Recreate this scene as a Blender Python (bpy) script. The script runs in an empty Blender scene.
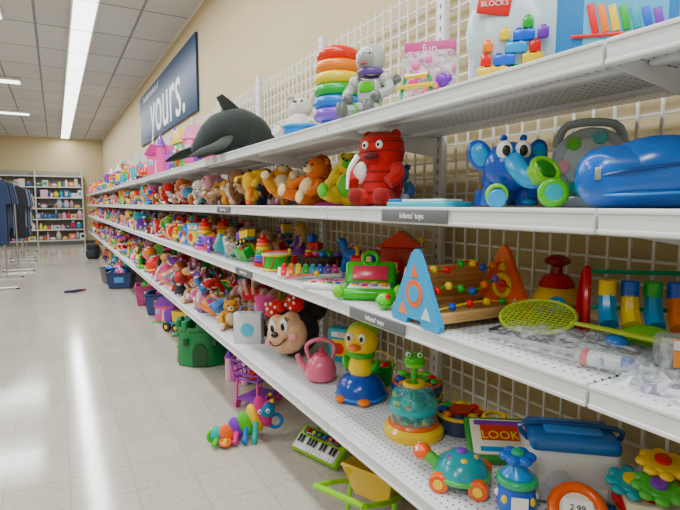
import bpy, bmesh, math, random
import numpy as np
from mathutils import Vector, Matrix, Euler
random.seed(11)
R=random
SC=bpy.context.scene
def lin(h):
    h=h.lstrip('#'); o=[]
    for i in (0,2,4):
        c=int(h[i:i+2],16)/255
        o.append(c/12.92 if c<=.04045 else ((c+.055)/1.055)**2.4)
    return (*o,1)
def sat(c,k=1.12):
    g=.3*c[0]+.6*c[1]+.1*c[2]
    return (*[max(0,min(1,g+(v-g)*k))*(.9) for v in c[:3]],1)
MATS={}
def mat(col,kind='p'):
    k=(col,kind)
    if k in MATS: return MATS[k]
    m=bpy.data.materials.new({'p':'plastic','f':'plush','m':'metal','c':'clear','w':'wood','s':'paint','k':'card','e':'lamp'}[kind]+'_'+col.strip('#'))
    m.use_nodes=True
    nt=m.node_tree; b=nt.nodes['Principled BSDF']
    C=lin(col)
    if kind in 'pfk': C=sat(C)
    b.inputs['Base Color'].default_value=C
    N=nt.nodes.new; L=nt.links.new
    if kind=='p': b.inputs['Roughness'].default_value=.22
    elif kind=='s': b.inputs['Roughness'].default_value=.45
    elif kind=='k': b.inputs['Roughness'].default_value=.45
    elif kind=='m':
        b.inputs['Metallic'].default_value=.9; b.inputs['Roughness'].default_value=.3
    elif kind=='c':
        b.inputs['Roughness'].default_value=.06; b.inputs['Specular IOR Level'].default_value=.9
        t=N('ShaderNodeTexCoord'); n=N('ShaderNodeTexNoise'); n.inputs['Scale'].default_value=28; n.inputs['Detail'].default_value=5; n.inputs['Distortion'].default_value=1.5
        L(t.outputs['Object'],n.inputs['Vector'])
        mr=N('ShaderNodeMapRange'); mr.inputs[1].default_value=.4; mr.inputs[2].default_value=.68; mr.inputs[3].default_value=.2; mr.inputs[4].default_value=.75
        L(n.outputs['Fac'],mr.inputs[0]); L(mr.outputs[0],b.inputs['Alpha'])
        bp=N('ShaderNodeBump'); bp.inputs['Strength'].default_value=.9; bp.inputs['Distance'].default_value=.012
        L(n.outputs['Fac'],bp.inputs['Height']); L(bp.outputs['Normal'],b.inputs['Normal'])
    elif kind=='e':
        b.inputs['Emission Color'].default_value=lin(col); b.inputs['Emission Strength'].default_value=5
    elif kind=='f':
        b.inputs['Roughness'].default_value=.9
        b.inputs['Sheen Weight'].default_value=.1
        n=N('ShaderNodeTexNoise'); n.inputs['Scale'].default_value=140; n.inputs['Detail'].default_value=4
        t=N('ShaderNodeTexCoord'); L(t.outputs['Object'],n.inputs['Vector'])
        bp=N('ShaderNodeBump'); bp.inputs['Strength'].default_value=.6; bp.inputs['Distance'].default_value=.004
        L(n.outputs['Fac'],bp.inputs['Height']); L(bp.outputs['Normal'],b.inputs['Normal'])
        n2=N('ShaderNodeTexNoise'); n2.inputs['Scale'].default_value=30; L(t.outputs['Object'],n2.inputs['Vector'])
        mx=N('ShaderNodeMix'); mx.data_type='RGBA'
        c=C
        mx.inputs[6].default_value=(c[0]*.7,c[1]*.7,c[2]*.7,1); mx.inputs[7].default_value=(min(1,c[0]*1.1),min(1,c[1]*1.1),min(1,c[2]*1.1),1)
        L(n2.outputs['Fac'],mx.inputs[0]); L(mx.outputs[2],b.inputs['Base Color'])
    elif kind=='w':
        t=N('ShaderNodeTexCoord'); w=N('ShaderNodeTexWave'); w.inputs['Scale'].default_value=14; w.inputs['Distortion'].default_value=3; w.bands_direction='Z'
        L(t.outputs['Object'],w.inputs['Vector'])
        mx=N('ShaderNodeMix'); mx.data_type='RGBA'; c=lin(col)
        mx.inputs[6].default_value=(c[0]*.8,c[1]*.75,c[2]*.65,1); mx.inputs[7].default_value=c
        L(w.outputs['Fac'],mx.inputs[0]); L(mx.outputs[2],b.inputs['Base Color'])
    MATS[k]=m; return m
def M4(c,r,sc=(1,1,1)):
    return Matrix.Translation(c)@Euler([math.radians(a) for a in (r or (0,0,0))]).to_matrix().to_4x4()@Matrix.Diagonal((*sc,1))
class B:
    def __init__(s,name): s.name=name; s.v=[];s.f=[];s.m=[];s.mats=[]
    def add(s,vs,fs,m,c=(0,0,0),r=None,sc=(1,1,1)):
        T=M4(c,r,sc); o=len(s.v)
        s.v+= [T@Vector(p) for p in vs]
        if m not in s.mats: s.mats.append(m)
        i=s.mats.index(m)
        for f in fs: s.f.append([a+o for a in f]); s.m.append(i)
        return s
    def lathe(s,prof,m,c=(0,0,0),r=None,seg=20,sc=(1,1,1)):
        vs=[];rings=[]
        for (rr,z) in prof:
            if rr<=1e-6: rings.append([len(vs)]); vs.append((0,0,z))
            else:
                rings.append(list(range(len(vs),len(vs)+seg)))
                vs+=[(rr*math.cos(2*math.pi*k/seg),rr*math.sin(2*math.pi*k/seg),z) for k in range(seg)]
        fs=[]
        for a,b in zip(rings,rings[1:]):
            for k in range(seg):
                k2=(k+1)%seg
                if len(a)==1 and len(b)==1: break
                if len(a)==1: fs.append([a[0],b[k2],b[k]])
                elif len(b)==1: fs.append([a[k],a[k2],b[0]])
                else: fs.append([a[k],a[k2],b[k2],b[k]])
        if len(rings[0])>1: fs.append(rings[0][::-1])
        if len(rings[-1])>1: fs.append(rings[-1][:])
        return s.add(vs,fs,m,c,r,sc)
    def ell(s,c,rad,m,r=None,seg=16,n=10):
        if not hasattr(rad,'__len__'): rad=(rad,)*3
        return s.lathe([(math.sin(math.pi*i/n) if 0<i<n else 0,-math.cos(math.pi*i/n)) for i in range(n+1)],m,c,r,seg,rad)
    def cyl(s,c,rad,h,m,r=None,r2=None,seg=20,bv=None):
        r2=rad if r2 is None else r2
        b=min(rad,r2,h)*.12 if bv is None else bv
        return s.lathe([(max(rad-b,1e-4),0),(rad,b),(r2,h-b),(max(r2-b,1e-4),h)],m,c,r,seg)
    def box(s,c,size,m,r=None,bv=None,seg=2):
        bv=min(size)*.15 if bv is None else bv
        bm=bmesh.new(); bmesh.ops.create_cube(bm,size=1)
        for v in bm.verts: v.co=Vector((v.co.x*size[0],v.co.y*size[1],v.co.z*size[2]))
        if bv>0: bmesh.ops.bevel(bm,geom=bm.edges[:],offset=bv,segments=seg,affect='EDGES',profile=.5)
        bm.verts.index_update()
        vs=[v.co[:] for v in bm.verts]; fs=[[v.index for v in f.verts] for f in bm.faces]; bm.free()
        return s.add(vs,fs,m,c,r)
    def tor(s,c,Rr,rr,m,r=None,seg=28,n=10,sc=(1,1,1)):
        vs=[];fs=[]
        for i in range(seg):
            a=2*math.pi*i/seg
            for j in range(n):
                b=2*math.pi*j/n
                vs.append(((Rr+rr*math.cos(b))*math.cos(a),(Rr+rr*math.cos(b))*math.sin(a),rr*math.sin(b)))
                fs.append([i*n+j,((i+1)%seg)*n+j,((i+1)%seg)*n+(j+1)%n,i*n+(j+1)%n])
        return s.add(vs,fs,m,c,r,sc)
    def tube(s,pts,rad,m,seg=8,sub=4,c=(0,0,0),r=None,flat=1):
        pts=[Vector(p) for p in pts]
        rad=[rad]*len(pts) if not hasattr(rad,'__len__') else list(rad)
        P=[];Q=[]
        for i in range(len(pts)-1):
            a=pts[max(i-1,0)];b=pts[i];cc=pts[i+1];d=pts[min(i+2,len(pts)-1)]
            for k in range(sub):
                t=k/sub
                P.append(.5*((2*b)+(cc-a)*t+(2*a-5*b+4*cc-d)*t*t+(3*b-a-3*cc+d)*t**3)); Q.append(rad[i]*(1-t)+rad[i+1]*t)
        P.append(pts[-1]);Q.append(rad[-1])
        vs=[];fs=[];n=len(P);up=Vector((.13,.21,.97))
        for i in range(n):
            t=(P[min(i+1,n-1)]-P[max(i-1,0)]).normalized()
            if abs(t.dot(up))>.97: up=Vector((1,.1,.05)).normalized()
            x=t.cross(up).normalized(); y=x.cross(t).normalized()
            up=y
            for k in range(seg):
                a=2*math.pi*k/seg
                vs.append(P[i]+x*math.cos(a)*Q[i]+y*math.sin(a)*Q[i]*flat)
        for i in range(n-1):
            for k in range(seg):
                k2=(k+1)%seg; fs.append([i*seg+k,i*seg+k2,(i+1)*seg+k2,(i+1)*seg+k])
        fs.append(list(range(seg))[::-1]); fs.append([(n-1)*seg+k for k in range(seg)])
        return s.add(vs,fs,m,c,r)
    def prism(s,poly,t,m,c=(0,0,0),r=None):
        n=len(poly)
        vs=[(p[0],-t/2,p[1]) for p in poly]+[(p[0],t/2,p[1]) for p in poly]
        fs=[list(range(n)),list(range(n,2*n))[::-1]]+[[i,(i+1)%n,n+(i+1)%n,n+i] for i in range(n)]
        return s.add(vs,fs,m,c,r)
    def text(s,st,size,m,c,r=(90,0,0),ext=.0008,align='CENTER'):
        cu=bpy.data.curves.new('t','FONT'); cu.body=st; cu.size=size; cu.extrude=ext; cu.align_x=align; cu.align_y='CENTER'; cu.resolution_u=3
        ob=bpy.data.objects.new('t',cu); SC.collection.objects.link(ob)
        dg=bpy.context.evaluated_depsgraph_get(); ev=ob.evaluated_get(dg); me=ev.to_mesh()
        vs=[v.co[:] for v in me.vertices]; fs=[list(p.vertices) for p in me.polygons]
        ev.to_mesh_clear(); bpy.data.objects.remove(ob); bpy.data.curves.remove(cu)
        return s.add(vs,fs,m,c,r)
    def mesh(s,ground=True,ang=38):
        if ground:
            z=min(v.z for v in s.v)
            for v in s.v: v.z-=z
        me=bpy.data.meshes.new(s.name); me.from_pydata([v[:] for v in s.v],[],s.f)
        for m in s.mats: me.materials.append(m)
        for p,i in zip(me.polygons,s.m): p.material_index=i; p.use_smooth=True
        bm=bmesh.new(); bm.from_mesh(me); bmesh.ops.recalc_face_normals(bm,faces=bm.faces[:]); bm.to_mesh(me); bm.free()
        me.set_sharp_from_angle(angle=math.radians(ang))
        return me
    def put(s,loc=(0,0,0),rz=0,rx=0,ry=0,ground=True,sc=1):
        if rx or ry:
            T=Euler((math.radians(rx),math.radians(ry),0)).to_matrix()
            s.v=[T@v for v in s.v]
        return inst(s.mesh(ground),s.name,loc,rz,sc)
def inst(me,name,loc,rz=0,sc=1,parent=None):
    o=bpy.data.objects.new(name,me); SC.collection.objects.link(o)
    o.location=loc; o.rotation_euler=(0,0,math.radians(rz)); o.scale=(sc,)*3
    if parent: o.parent=parent
    return o
def empty(name,loc=(0,0,0)):
    o=bpy.data.objects.new(name,None); SC.collection.objects.link(o); o.location=loc; o.empty_display_size=.1; return o
def roundpoly(cx,cz,rx,rz,n=20,a0=0,a1=360):
    return [(cx+rx*math.cos(math.radians(a0+(a1-a0)*i/n)),cz+rz*math.sin(math.radians(a0+(a1-a0)*i/n))) for i in range(n if a1-a0==360 else n+1)]

# ---------------- ROOM ----------------
X0,X1=-6.0,1.70; Y0,Y1=-3.0,22.0; H=3.98
def procmat(name,build):
    m=bpy.data.materials.new(name); m.use_nodes=True; build(m.node_tree,m.node_tree.nodes['Principled BSDF']); return m
def floor_b(nt,b):
    N=nt.nodes.new;L=nt.links.new
    t=N('ShaderNodeTexCoord'); br=N('ShaderNodeTexBrick'); br.offset=0; br.squash=1
    br.inputs['Scale'].default_value=1; br.inputs['Brick Width'].default_value=.305; br.inputs['Row Height'].default_value=.305
    br.inputs['Mortar Size'].default_value=.002; br.inputs['Mortar Smooth'].default_value=.5
    br.inputs['Color1'].default_value=lin('#bdb6a8'); br.inputs['Color2'].default_value=lin('#b6aea0'); br.inputs['Mortar'].default_value=lin('#958d7f')
    L(t.outputs['Object'],br.inputs['Vector'])
    n=N('ShaderNodeTexNoise'); n.inputs['Scale'].default_value=35; n.inputs['Detail'].default_value=6; L(t.outputs['Object'],n.inputs['Vector'])
    r=N('ShaderNodeValToRGB'); r.color_ramp.elements[0].position=.35; r.color_ramp.elements[0].color=(.88,.87,.85,1); r.color_ramp.elements[1].position=.62; r.color_ramp.elements[1].color=(1,1,1,1)
    L(n.outputs['Fac'],r.inputs['Fac'])
    mx=N('ShaderNodeMix'); mx.data_type='RGBA'; mx.blend_type='MULTIPLY'; mx.inputs[0].default_value=1
    L(br.outputs['Color'],mx.inputs[6]); L(r.outputs['Color'],mx.inputs[7]); L(mx.outputs[2],b.inputs['Base Color'])
    b.inputs['Roughness'].default_value=.13; b.inputs['Specular IOR Level'].default_value=.65
    n3=N('ShaderNodeTexNoise'); n3.inputs['Scale'].default_value=3; L(t.outputs['Object'],n3.inputs['Vector'])
    bp=N('ShaderNodeBump'); bp.inputs['Strength'].default_value=.12; bp.inputs['Distance'].default_value=.01; L(n3.outputs['Fac'],bp.inputs['Height']); L(bp.outputs['Normal'],b.inputs['Normal'])
def ceil_b(nt,b):
    N=nt.nodes.new;L=nt.links.new
    t=N('ShaderNodeTexCoord'); br=N('ShaderNodeTexBrick'); br.offset=0
    mp=N('ShaderNodeMapping'); mp.inputs['Location'].default_value=(.12,.1,0); L(t.outputs['Object'],mp.inputs['Vector'])
    br.inputs['Scale'].default_value=1; br.inputs['Brick Width'].default_value=.61; br.inputs['Row Height'].default_value=1.22
    br.inputs['Mortar Size'].default_value=.018; br.inputs['Mortar Smooth'].default_value=.1
    br.inputs['Color1'].default_value=lin('#c4c5c3'); br.inputs['Color2'].default_value=lin('#b8b9b7'); br.inputs['Mortar'].default_value=lin('#808181')
    L(mp.outputs['Vector'],br.inputs['Vector']); L(br.outputs['Color'],b.inputs['Base Color'])
    b.inputs['Roughness'].default_value=.9
def wall_b(nt,b):
    N=nt.nodes.new;L=nt.links.new
    b.inputs['Base Color'].default_value=lin('#c2b188'); b.inputs['Roughness'].default_value=.75
    n=N('ShaderNodeTexNoise'); n.inputs['Scale'].default_value=90; t=N('ShaderNodeTexCoord'); L(t.outputs['Object'],n.inputs['Vector'])
    bp=N('ShaderNodeBump'); bp.inputs['Strength'].default_value=.1; bp.inputs['Distance'].default_value=.003; L(n.outputs['Fac'],bp.inputs['Height']); L(bp.outputs['Normal'],b.inputs['Normal'])
mfloor=procmat('floor_tile',floor_b); mceil=procmat('ceiling_tile',ceil_b); mwall=procmat('wall_paint',wall_b)
def slab(name,a,b_,m):
    q=B(name); c=[(a[i]+b_[i])/2 for i in range(3)]; s=[b_[i]-a[i] for i in range(3)]
    q.box(c,s,m,bv=0); return inst(q.mesh(False),name,(0,0,0))
slab('floor',(X0,Y0,-.1),(X1,Y1,0),mfloor)
slab('ceiling',(X0,Y0,H),(X1,Y1,H+.1),mceil)
slab('wall_right',(X1,Y0,0),(X1+.1,Y1,H),mwall)
slab('wall_left',(X0-.1,Y0,0),(X0,Y1,H),mwall)
slab('wall_far',(X0,Y1,0),(X1,Y1+.1,H),mwall)
slab('wall_near',(X0,Y0-.1,0),(X1,Y0,H),mwall)
slab('baseboard_right',(X1-.015,Y0,0),(X1,Y1,.1),mat('#4b463f','s'))
slab('baseboard_far',(X0,Y1-.015,0),(X1-.02,Y1,.1),mat('#4b463f','s'))
slab('trim_1',(X1-.02,Y0,H-.03),(X1,Y1,H),mat('#d8d6cf','s'))
slab('trim_2',(X0,Y1-.02,H-.03),(X1-.02,Y1,H),mat('#d8d6cf','s'))

# lights
def fixture(x,y,w,l,P,name='ceiling_light'):
    q=B(name)
    q.box((0,0,-.03),(w+.05,l+.05,.055),mat('#e8e8e4','s'),bv=.005)
    q.box((0,0,-.06),(w,l,.012),mat('#ffffff','e'),bv=.003)
    if l>5:
        for i in range(int(l/1.22)+1): q.box((0,-l/2+i*1.22,-.067),(w,.012,.006),mat('#b8b8b4','s'),bv=0)
    o=inst(q.mesh(False),name,(x,y,H-.002))
    ld=bpy.data.lights.new('lamp','AREA'); ld.shape='RECTANGLE'; ld.size=w; ld.size_y=l; ld.energy=P; ld.color=(.93,.97,1)
    lo=bpy.data.objects.new('lamp',ld); SC.collection.objects.link(lo); lo.parent=o; lo.location=(0,0,-.075)
fixture(.44,9.5,.26,24.5,480,'fluorescent_strip_light')
for y in (-.5,3.9,8.1,12.3,16.5): fixture(-1.1,y,1.2,.3,62)
for y in (-.5,3.9,8.1,12.3,16.5): fixture(-3.6,y,1.2,.3,80)  # extra row out of view, added to throw light onto the shelf fronts
w=bpy.data.worlds.new('World'); SC.world=w; w.use_nodes=True; w.node_tree.nodes['Background'].inputs[0].default_value=(.8,.85,1,1); w.node_tree.nodes['Background'].inputs[1].default_value=.3

# ---------------- SHELVING ----------------
def deck_b(nt,b):
    N=nt.nodes.new;L=nt.links.new
    t=N('ShaderNodeTexCoord'); v=N('ShaderNodeTexVoronoi'); v.voronoi_dimensions='2D'; v.inputs['Scale'].default_value=38; v.inputs['Randomness'].default_value=0
    L(t.outputs['Object'],v.inputs['Vector'])
    r=N('ShaderNodeValToRGB'); r.color_ramp.elements[0].position=.13; r.color_ramp.elements[0].color=lin('#45433f'); r.color_ramp.elements[1].position=.17; r.color_ramp.elements[1].color=lin('#d4d6d8')
    L(v.outputs['Distance'],r.inputs['Fac']); L(r.outputs['Color'],b.inputs['Base Color']); b.inputs['Roughness'].default_value=.35
mdeck=procmat('perforated_deck',deck_b); mrail=mat('#d6d8da','s')
zT,z2,z3,z4=1.835,1.49,1.11,.555
YS,YE=-1.76,20.2
posts=[YS+1.22*i for i in range(19)]
for z in (zT,z2,z3,z4):
    q=B('store_shelf')
    for y in posts[:-1]:
        q.box((1.295,y+.61,z-.012),(.57,1.214,.024),mdeck,bv=.002)
        q.box((1.004,y+.61,z-.027),(.016,1.212,.056),mrail,bv=.003)
        q.box((.9955,y+.61,z-.006),(.006,1.212,.01),mrail,bv=.002)
        q.box((.9955,y+.61,z-.048),(.006,1.212,.01),mrail,bv=.002)
        for xx in (1.15,1.42): q.box((xx,y+.61,z-.03),(.03,1.2,.014),mrail,bv=.002)
    for y in posts: q.prism([(1.578,z-.026),(1.578,z-.12),(1.55,z-.12),(1.03,z-.05),(1.03,z-.026)],.004,mrail,(0,y,0))
    inst(q.mesh(False),'store_shelf',(0,0,0))
q=B('shelf_upright_posts')
for y in posts:
    q.box((1.60,y,1.3),(.035,.05,2.6),mrail,bv=.004)
    for i in range(50): q.box((1.5815,y,.1+i*.05),(.002,.006,.02),mat('#3a3a3a','s'),bv=0)
inst(q.mesh(False),'shelf_upright_posts',(0,0,0))
q=B('wire_grid_panel'); mg=mat('#e4e4e0','s')
y=YS
while y<YE: q.box((1.623,y,1.33),(.008,.0085,2.46),mg,bv=0); y+=.0762
z=.1
while z<2.57: q.box((1.631,(YS+YE)/2,z),(.008,YE-YS,.0085),mg,bv=0); z+=.0762
inst(q.mesh(False),'wire_grid_panel',(0,0,0))
def label(y,z,L):
    q=B('shelf_label'); q.box((0,0,0),(L,.004,.04),mat('#64686c','k'),bv=.001)
    q.text("Infants' toys",.026,mat('#f2f2f2','k'),(0,-.003,0))
    inst(q.mesh(False),'shelf_label',(.989,y,z),-90)
label(1.52,z3-.028,.36); label(1.31,z2-.028,.34); label(3.0,z3-.028,.3); label(3.4,z2-.028,.3)
q=B('wall_sign'); q.box((0,0,0),(4.9,.03,.98),mat('#0f3557','k'),bv=.004)
wt=mat('#eef4f6','k')
q.text('yours.',1.2,wt,(.35,-.02,-.04)); q.text('The thrill of the find is all',.17,wt,(-1.1,-.02,.36)); q.text('donated by you',.13,mat('#7fd0de','k'),(-1.75,-.02,.12))
inst(q.mesh(False),'wall_sign',(X1-.02,9.25,1.5+1.7),-90)

# ---------------- TOY GENERATORS ----------------
F=lambda c:mat(c,'f'); P=lambda c:mat(c,'p'); K=lambda c:mat(c,'k')
BLK=P('#101010'); WHT=P('#f2f2f2')
def face(q,c,r,e=.13,nose='#221a18'):
    x,y,z=c
    for s in(-1,1):
        q.ell((x+s*r*.38,y-r*.88,z+r*.22),(r*e,r*e*.6,r*e),BLK,seg=10,n=6)
    if nose: q.ell((x,y-r*1.22,z-r*.08),(r*.16,r*.1,r*.12),P(nose),seg=10,n=6)
def plush_bear(a,b,c,kind='bear'):
    q=B('plush_'+kind); A=F(a);Bm=F(b);C=F(c)
    q.ell((0,0,.085),(.072,.062,.085),A); q.ell((0,-.03,.085),(.05,.042,.062),Bm)
    q.ell((0,-.01,.195),(.064,.058,.056),A); q.ell((0,-.06,.183),(.03,.026,.022),Bm)
    face(q,(0,-.01,.195),.06)
    for s in(-1,1):
        if kind=='bunny':
            q.tube([(s*.03,0,.24),(s*.045,.0,.29),(s*.06,-.02,.33)],[.016,.022,.01],A,flat=.5)
            q.tube([(s*.03,-.009,.24),(s*.045,-.01,.29),(s*.058,-.028,.32)],[.008,.012,.005],C,flat=.5)
        elif kind=='dog':
            q.ell((s*.065,-.01,.18),(.018,.03,.045),C,(0,s*-15,0))
        elif kind=='cat':
            q.lathe([(.022,0),(.012,.02),(0,.04)],A,(s*.038,0,.235),(0,s*15,0),8)
        else:
            q.ell((s*.048,0,.238),(.022,.014,.022),A); q.ell((s*.048,-.008,.238),(.013,.01,.013),C)
        q.tube([(s*.06,-.01,.135),(s*.09,-.035,.1),(s*.085,-.07,.07)],[.024,.024,.021],A)
        q.ell((s*.085,-.07,.068),.023,A)
        q.tube([(s*.045,-.02,.035),(s*.07,-.08,.03),(s*.08,-.12,.03)],[.032,.03,.026],A)
        q.ell((s*.082,-.125,.04),(.026,.016,.034),Bm)
    if kind=='lion':
        for i in range(14):
            t=i/14*2*math.pi; q.ell((.062*math.cos(t),.012,.197+.06*math.sin(t)),(.022,.022,.022),C,seg=8,n=6)
    q.tube([(0,.05,.04),(0,.1,.05),(.02,.12,.09)],[.012,.01,.014],A)
    return q
def doll(a,b,c):
    q=B('doll'); S=F('#e8b896')
    q.lathe([(.0,0),(.07,.005),(.062,.05),(.035,.13),(.03,.15),(0,.155)],F(a),(0,0,.03),sc=(1,.75,1))
    q.ell((0,0,.215),(.045,.043,.048),S); q.ell((0,.012,.225),(.053,.046,.055),F(c)); face(q,(0,0,.212),.045,nose=None)
    q.ell((0,-.043,.195),(.01,.003,.004),P('#b33344'),seg=8,n=5)
    for s in(-1,1):
        q.tube([(s*.045,.01,.23),(s*.065,.01,.18),(s*.06,0,.13)],[.016,.02,.01],F(c))
        q.tube([(s*.03,0,.165),(s*.06,-.01,.13),(s*.07,-.03,.1)],[.013,.011,.01],F(b)); q.ell((s*.072,-.035,.095),.012,S)
        q.tube([(s*.025,0,.04),(s*.03,-.06,.02),(s*.035,-.09,.018)],[.017,.014,.013],S); q.ell((s*.036,-.1,.022),(.015,.024,.015),P(b))
    return q
def lying_doll(a,b,c):
    q=doll(a,b,c); T=Euler((math.radians(-80),0,math.radians(70))).to_matrix(); q.v=[T@v for v in q.v]; return q
def ring_stacker(a,b,c):
    q=B('ring_stacker'); z=.03
    q.cyl((0,0,0),.085,.03,P(a)); q.cyl((0,0,.02),.014,.2,WHT)
    for i,cc in enumerate(('#7a35b8','#1a6fd8','#25b040','#f6d312','#f58518','#e0241b')):
        q.tor((0,0,z+.016),.056-.005*i,.019,P(cc)); z+=.031
    q.ell((0,0,z+.015),.022,P('#e0241b')); return q
def toy_car(a,b,c):
    q=B('toy_car'); q.box((0,0,.055),(.2,.1,.05),P(a),bv=.02,seg=3); q.box((.01,0,.095),(.11,.085,.05),P(b),bv=.018,seg=3)
    q.box((.01,0,.097),(.114,.07,.028),P('#9ad4ee'),bv=.01)
    for x in(-.06,.06):
        for s in(-1,1):
            q.cyl((x,s*.042,.03),.03,.02,P('#202020'),(-90*s,0,0)); q.cyl((x,s*.05,.03),.015,.014,P(c),(-90*s,0,0))
    for s in(-1,1): q.ell((-.1,s*.03,.06),(.008,.012,.012),P('#fff3b0'),seg=8,n=6)
    return q
def toy_truck(a,b,c):
    q=B('toy_truck'); q.box((.03,0,.055),(.2,.1,.02),P(b),bv=.005); q.box((-.065,0,.1),(.07,.095,.085),P(a),bv=.015)
    q.box((-.09,0,.115),(.03,.08,.035),P('#a8d8f0'),bv=.006)
    q.prism([(-.02,.07),(.13,.07),(.15,.14),(-.03,.14)],.09,P(c))
    q.box((.06,0,.142),(.15,.075,.012),P('#8a5a30'),bv=.004)
    for x in(-.06,.02,.09):
        for s in(-1,1): q.cyl((x,s*.045,.032),.032,.022,P('#202020'),(-90*s,0,0)); q.cyl((x,s*.055,.032),.014,.014,P(c),(-90*s,0,0))
    return q
def xylophone(a,b,c):
    q=B('toy_xylophone')
    q.prism([(-.16,-.06),(.16,-.04),(.16,.04),(-.16,.06)],.02,P(a),(0,0,.02),(-90,0,0))
    for i,cc in enumerate(('#e0241b','#f58518','#f6d312','#25b040','#12a5b5','#1a5fd8','#7a35b8','#e03a90')):
        L=.15-.009*i; q.box((-.13+i*.037,0,.042),(.028,L,.008),P(cc),bv=.003)
        for s in(-1,1): q.ell((-.13+i*.037,s*L*.36,.048),.004,WHT,seg=6,n=4)
    q.tube([(-.12,-.09,.03),(.03,-.1,.055)],.005,P(b),sub=1); q.ell((.035,-.1,.056),.014,P(c)); return q
def toy_phone(a,b,c):
    q=B('toy_phone'); q.prism([(-.08,0),(.08,0),(.065,.06),(-.065,.06)],.13,P(a)); q.cyl((0,-.066,.032),.022,.008,P(b),(90,0,0))
    for s in(-1,1): q.box((s*.085,0,.085),(.045,.05,.03),P(c),bv=.012,seg=3); q.ell((s*.035,-.065,.05),.012,WHT); q.cyl((s*.05,-.06,.014),.02,.01,P('#f6d312'),(90,0,0))
    q.tube([(-.085,0,.095),(0,0,.12),(.085,0,.095)],.014,P(c)); return q
def toy_house(a,b,c):
    q=B('toy_house'); q.box((0,0,.08),(.19,.13,.16),P(a),bv=.008); q.prism([(-.11,.155),(.11,.155),(.05,.23),(-.05,.23)],.15,P(b))
    q.box((0,-.066,.05),(.05,.008,.1),P(c),bv=.003); q.prism(roundpoly(0,.1,.025,.022),.008,P(c),(0,-.066,0))
    for s in(-1,1): q.box((s*.06,-.066,.1),(.035,.008,.04),WHT,bv=.002); q.box((s*.06,-.068,.1),(.028,.008,.033),P('#86cbe8'),bv=.001)
    q.box((.06,.02,.23),(.025,.025,.05),P(c)); q.box((0,0,.006),(.23,.17,.012),P('#4cba4a'),bv=.004); return q
def toy_castle(a,b,c):
    q=B('toy_castle'); q.box((0,.02,.07),(.16,.1,.14),P(a),bv=.004)
    for x,h in((-.09,.19),(.09,.19),(0,.24)):
        q.cyl((x,.02 if x==0 else -.02,0),.033,h,P(b)); q.cyl((x,.02 if x==0 else -.02,h),.038,.012,P(a)); q.lathe([(.036,0),(.018,.035),(0,.08)],P(c),(x,.02 if x==0 else -.02,h+.012))
    for i in range(5): q.box((-.06+i*.03,-.028,.148),(.016,.012,.018),P(a),bv=.002)
    q.prism([(-.022,0),(.022,0),(.022,.05),(.012,.07),(-.012,.07),(-.022,.05)],.01,P(c),(0,-.032,0)); return q
def teapot(a,b,c):
    q=B('toy_teapot'); q.lathe([(.03,0),(.06,.01),(.072,.05),(.06,.09),(.035,.11),(.03,.115)],P(a))
    q.lathe([(.034,.112),(.03,.122),(.008,.132),(.006,.138),(.012,.146),(0,.155)],P(b))
    q.tube([(-.06,0,.04),(-.1,0,.07),(-.115,0,.11)],[.018,.013,.011],P(a))
    q.tube([(.06,0,.09),(.105,0,.09),(.11,0,.05),(.065,0,.035)],.009,P(c)); return q
def building_blocks(a,b,c):
    q=B('building_blocks'); cs=[a,b,c,'#f6d312','#25b040','#e0241b','#1a5fd8']; n=0
    for (x,y,z,w) in((-.05,0,0,2),(.03,0,0,1),(.08,.0,0,1),(-.03,0,.04,1),(.05,0,.04,2),(0,0,.08,2),(-.02,0,.12,1),(-.09,-.06,0,1),(.05,-.06,0,2)):
        cc=P(cs[n%7]); n+=1; q.box((x,y,z+.019),(.04*w+.002,.042,.037),cc,bv=.003)
        for i in range(w): q.cyl((x-(w-1)*.02+i*.04,y,z+.037),.011,.007,cc,seg=10)
    return q
def boxed_toy(a,b,c):
    q=B('boxed_toy'); q.box((0,0,.1),(.2,.09,.2),K(a),bv=.002); q.box((0,-.0455,.085),(.15,.002,.1),K(b),bv=0)
    q.prism(roundpoly(-.03,.08,.035,.035),.003,K(c),(0,-.047,0)); q.prism(roundpoly(.035,.09,.022,.03),.003,K('#f8e030'),(0,-.047,0))
    q.box((0,-.046,.165),(.16,.002,.03),K('#f5f5f5'),bv=0); q.text('TOYS',.03,K(c),(0,-.049,.165)); return q
def toy_drum(a,b,c):
    q=B('toy_drum'); q.cyl((0,0,0),.075,.09,P(a)); q.tor((0,0,.008),.076,.007,P(b)); q.tor((0,0,.085),.076,.007,P(b)); q.cyl((0,0,.085),.07,.008,WHT)
    for i in range(8):
        t=i*math.pi/4; t2=t+math.pi/8
        q.tube([(.078*math.cos(t),.078*math.sin(t),.01),(.078*math.cos(t2),.078*math.sin(t2),.083)],.003,P(c),sub=1,seg=5)
    q.tube([(-.07,-.02,.1),(.06,.02,.105)],.005,P(c),sub=1); q.ell((.065,.022,.106),.011,P(b)); return q
def ball(a,b,c):
    q=B('toy_ball'); q.ell((0,0,.075),.075,P(a),seg=20,n=14)
    q.tor((0,0,.075),.0745,.006,P(b),(20,0,0)); q.tor((0,0,.075),.0745,.006,P(c),(70,40,0)); q.ell((0,-.02,.143),(.02,.02,.008),WHT); return q
def baby_rattle(a,b,c):
    q=B('baby_rattle'); q.tor((0,0,.02),.05,.014,P(a)); q.ell((0,-.05,.025),.024,P(b)); q.ell((.045,.025,.025),.022,P(c)); q.ell((-.045,.025,.025),.022,P('#f6d312')); q.tube([(0,.05,.02),(0,.13,.02)],[.01,.014],P(b)); q.ell((0,.135,.024),.022,P(c)); return q
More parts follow.
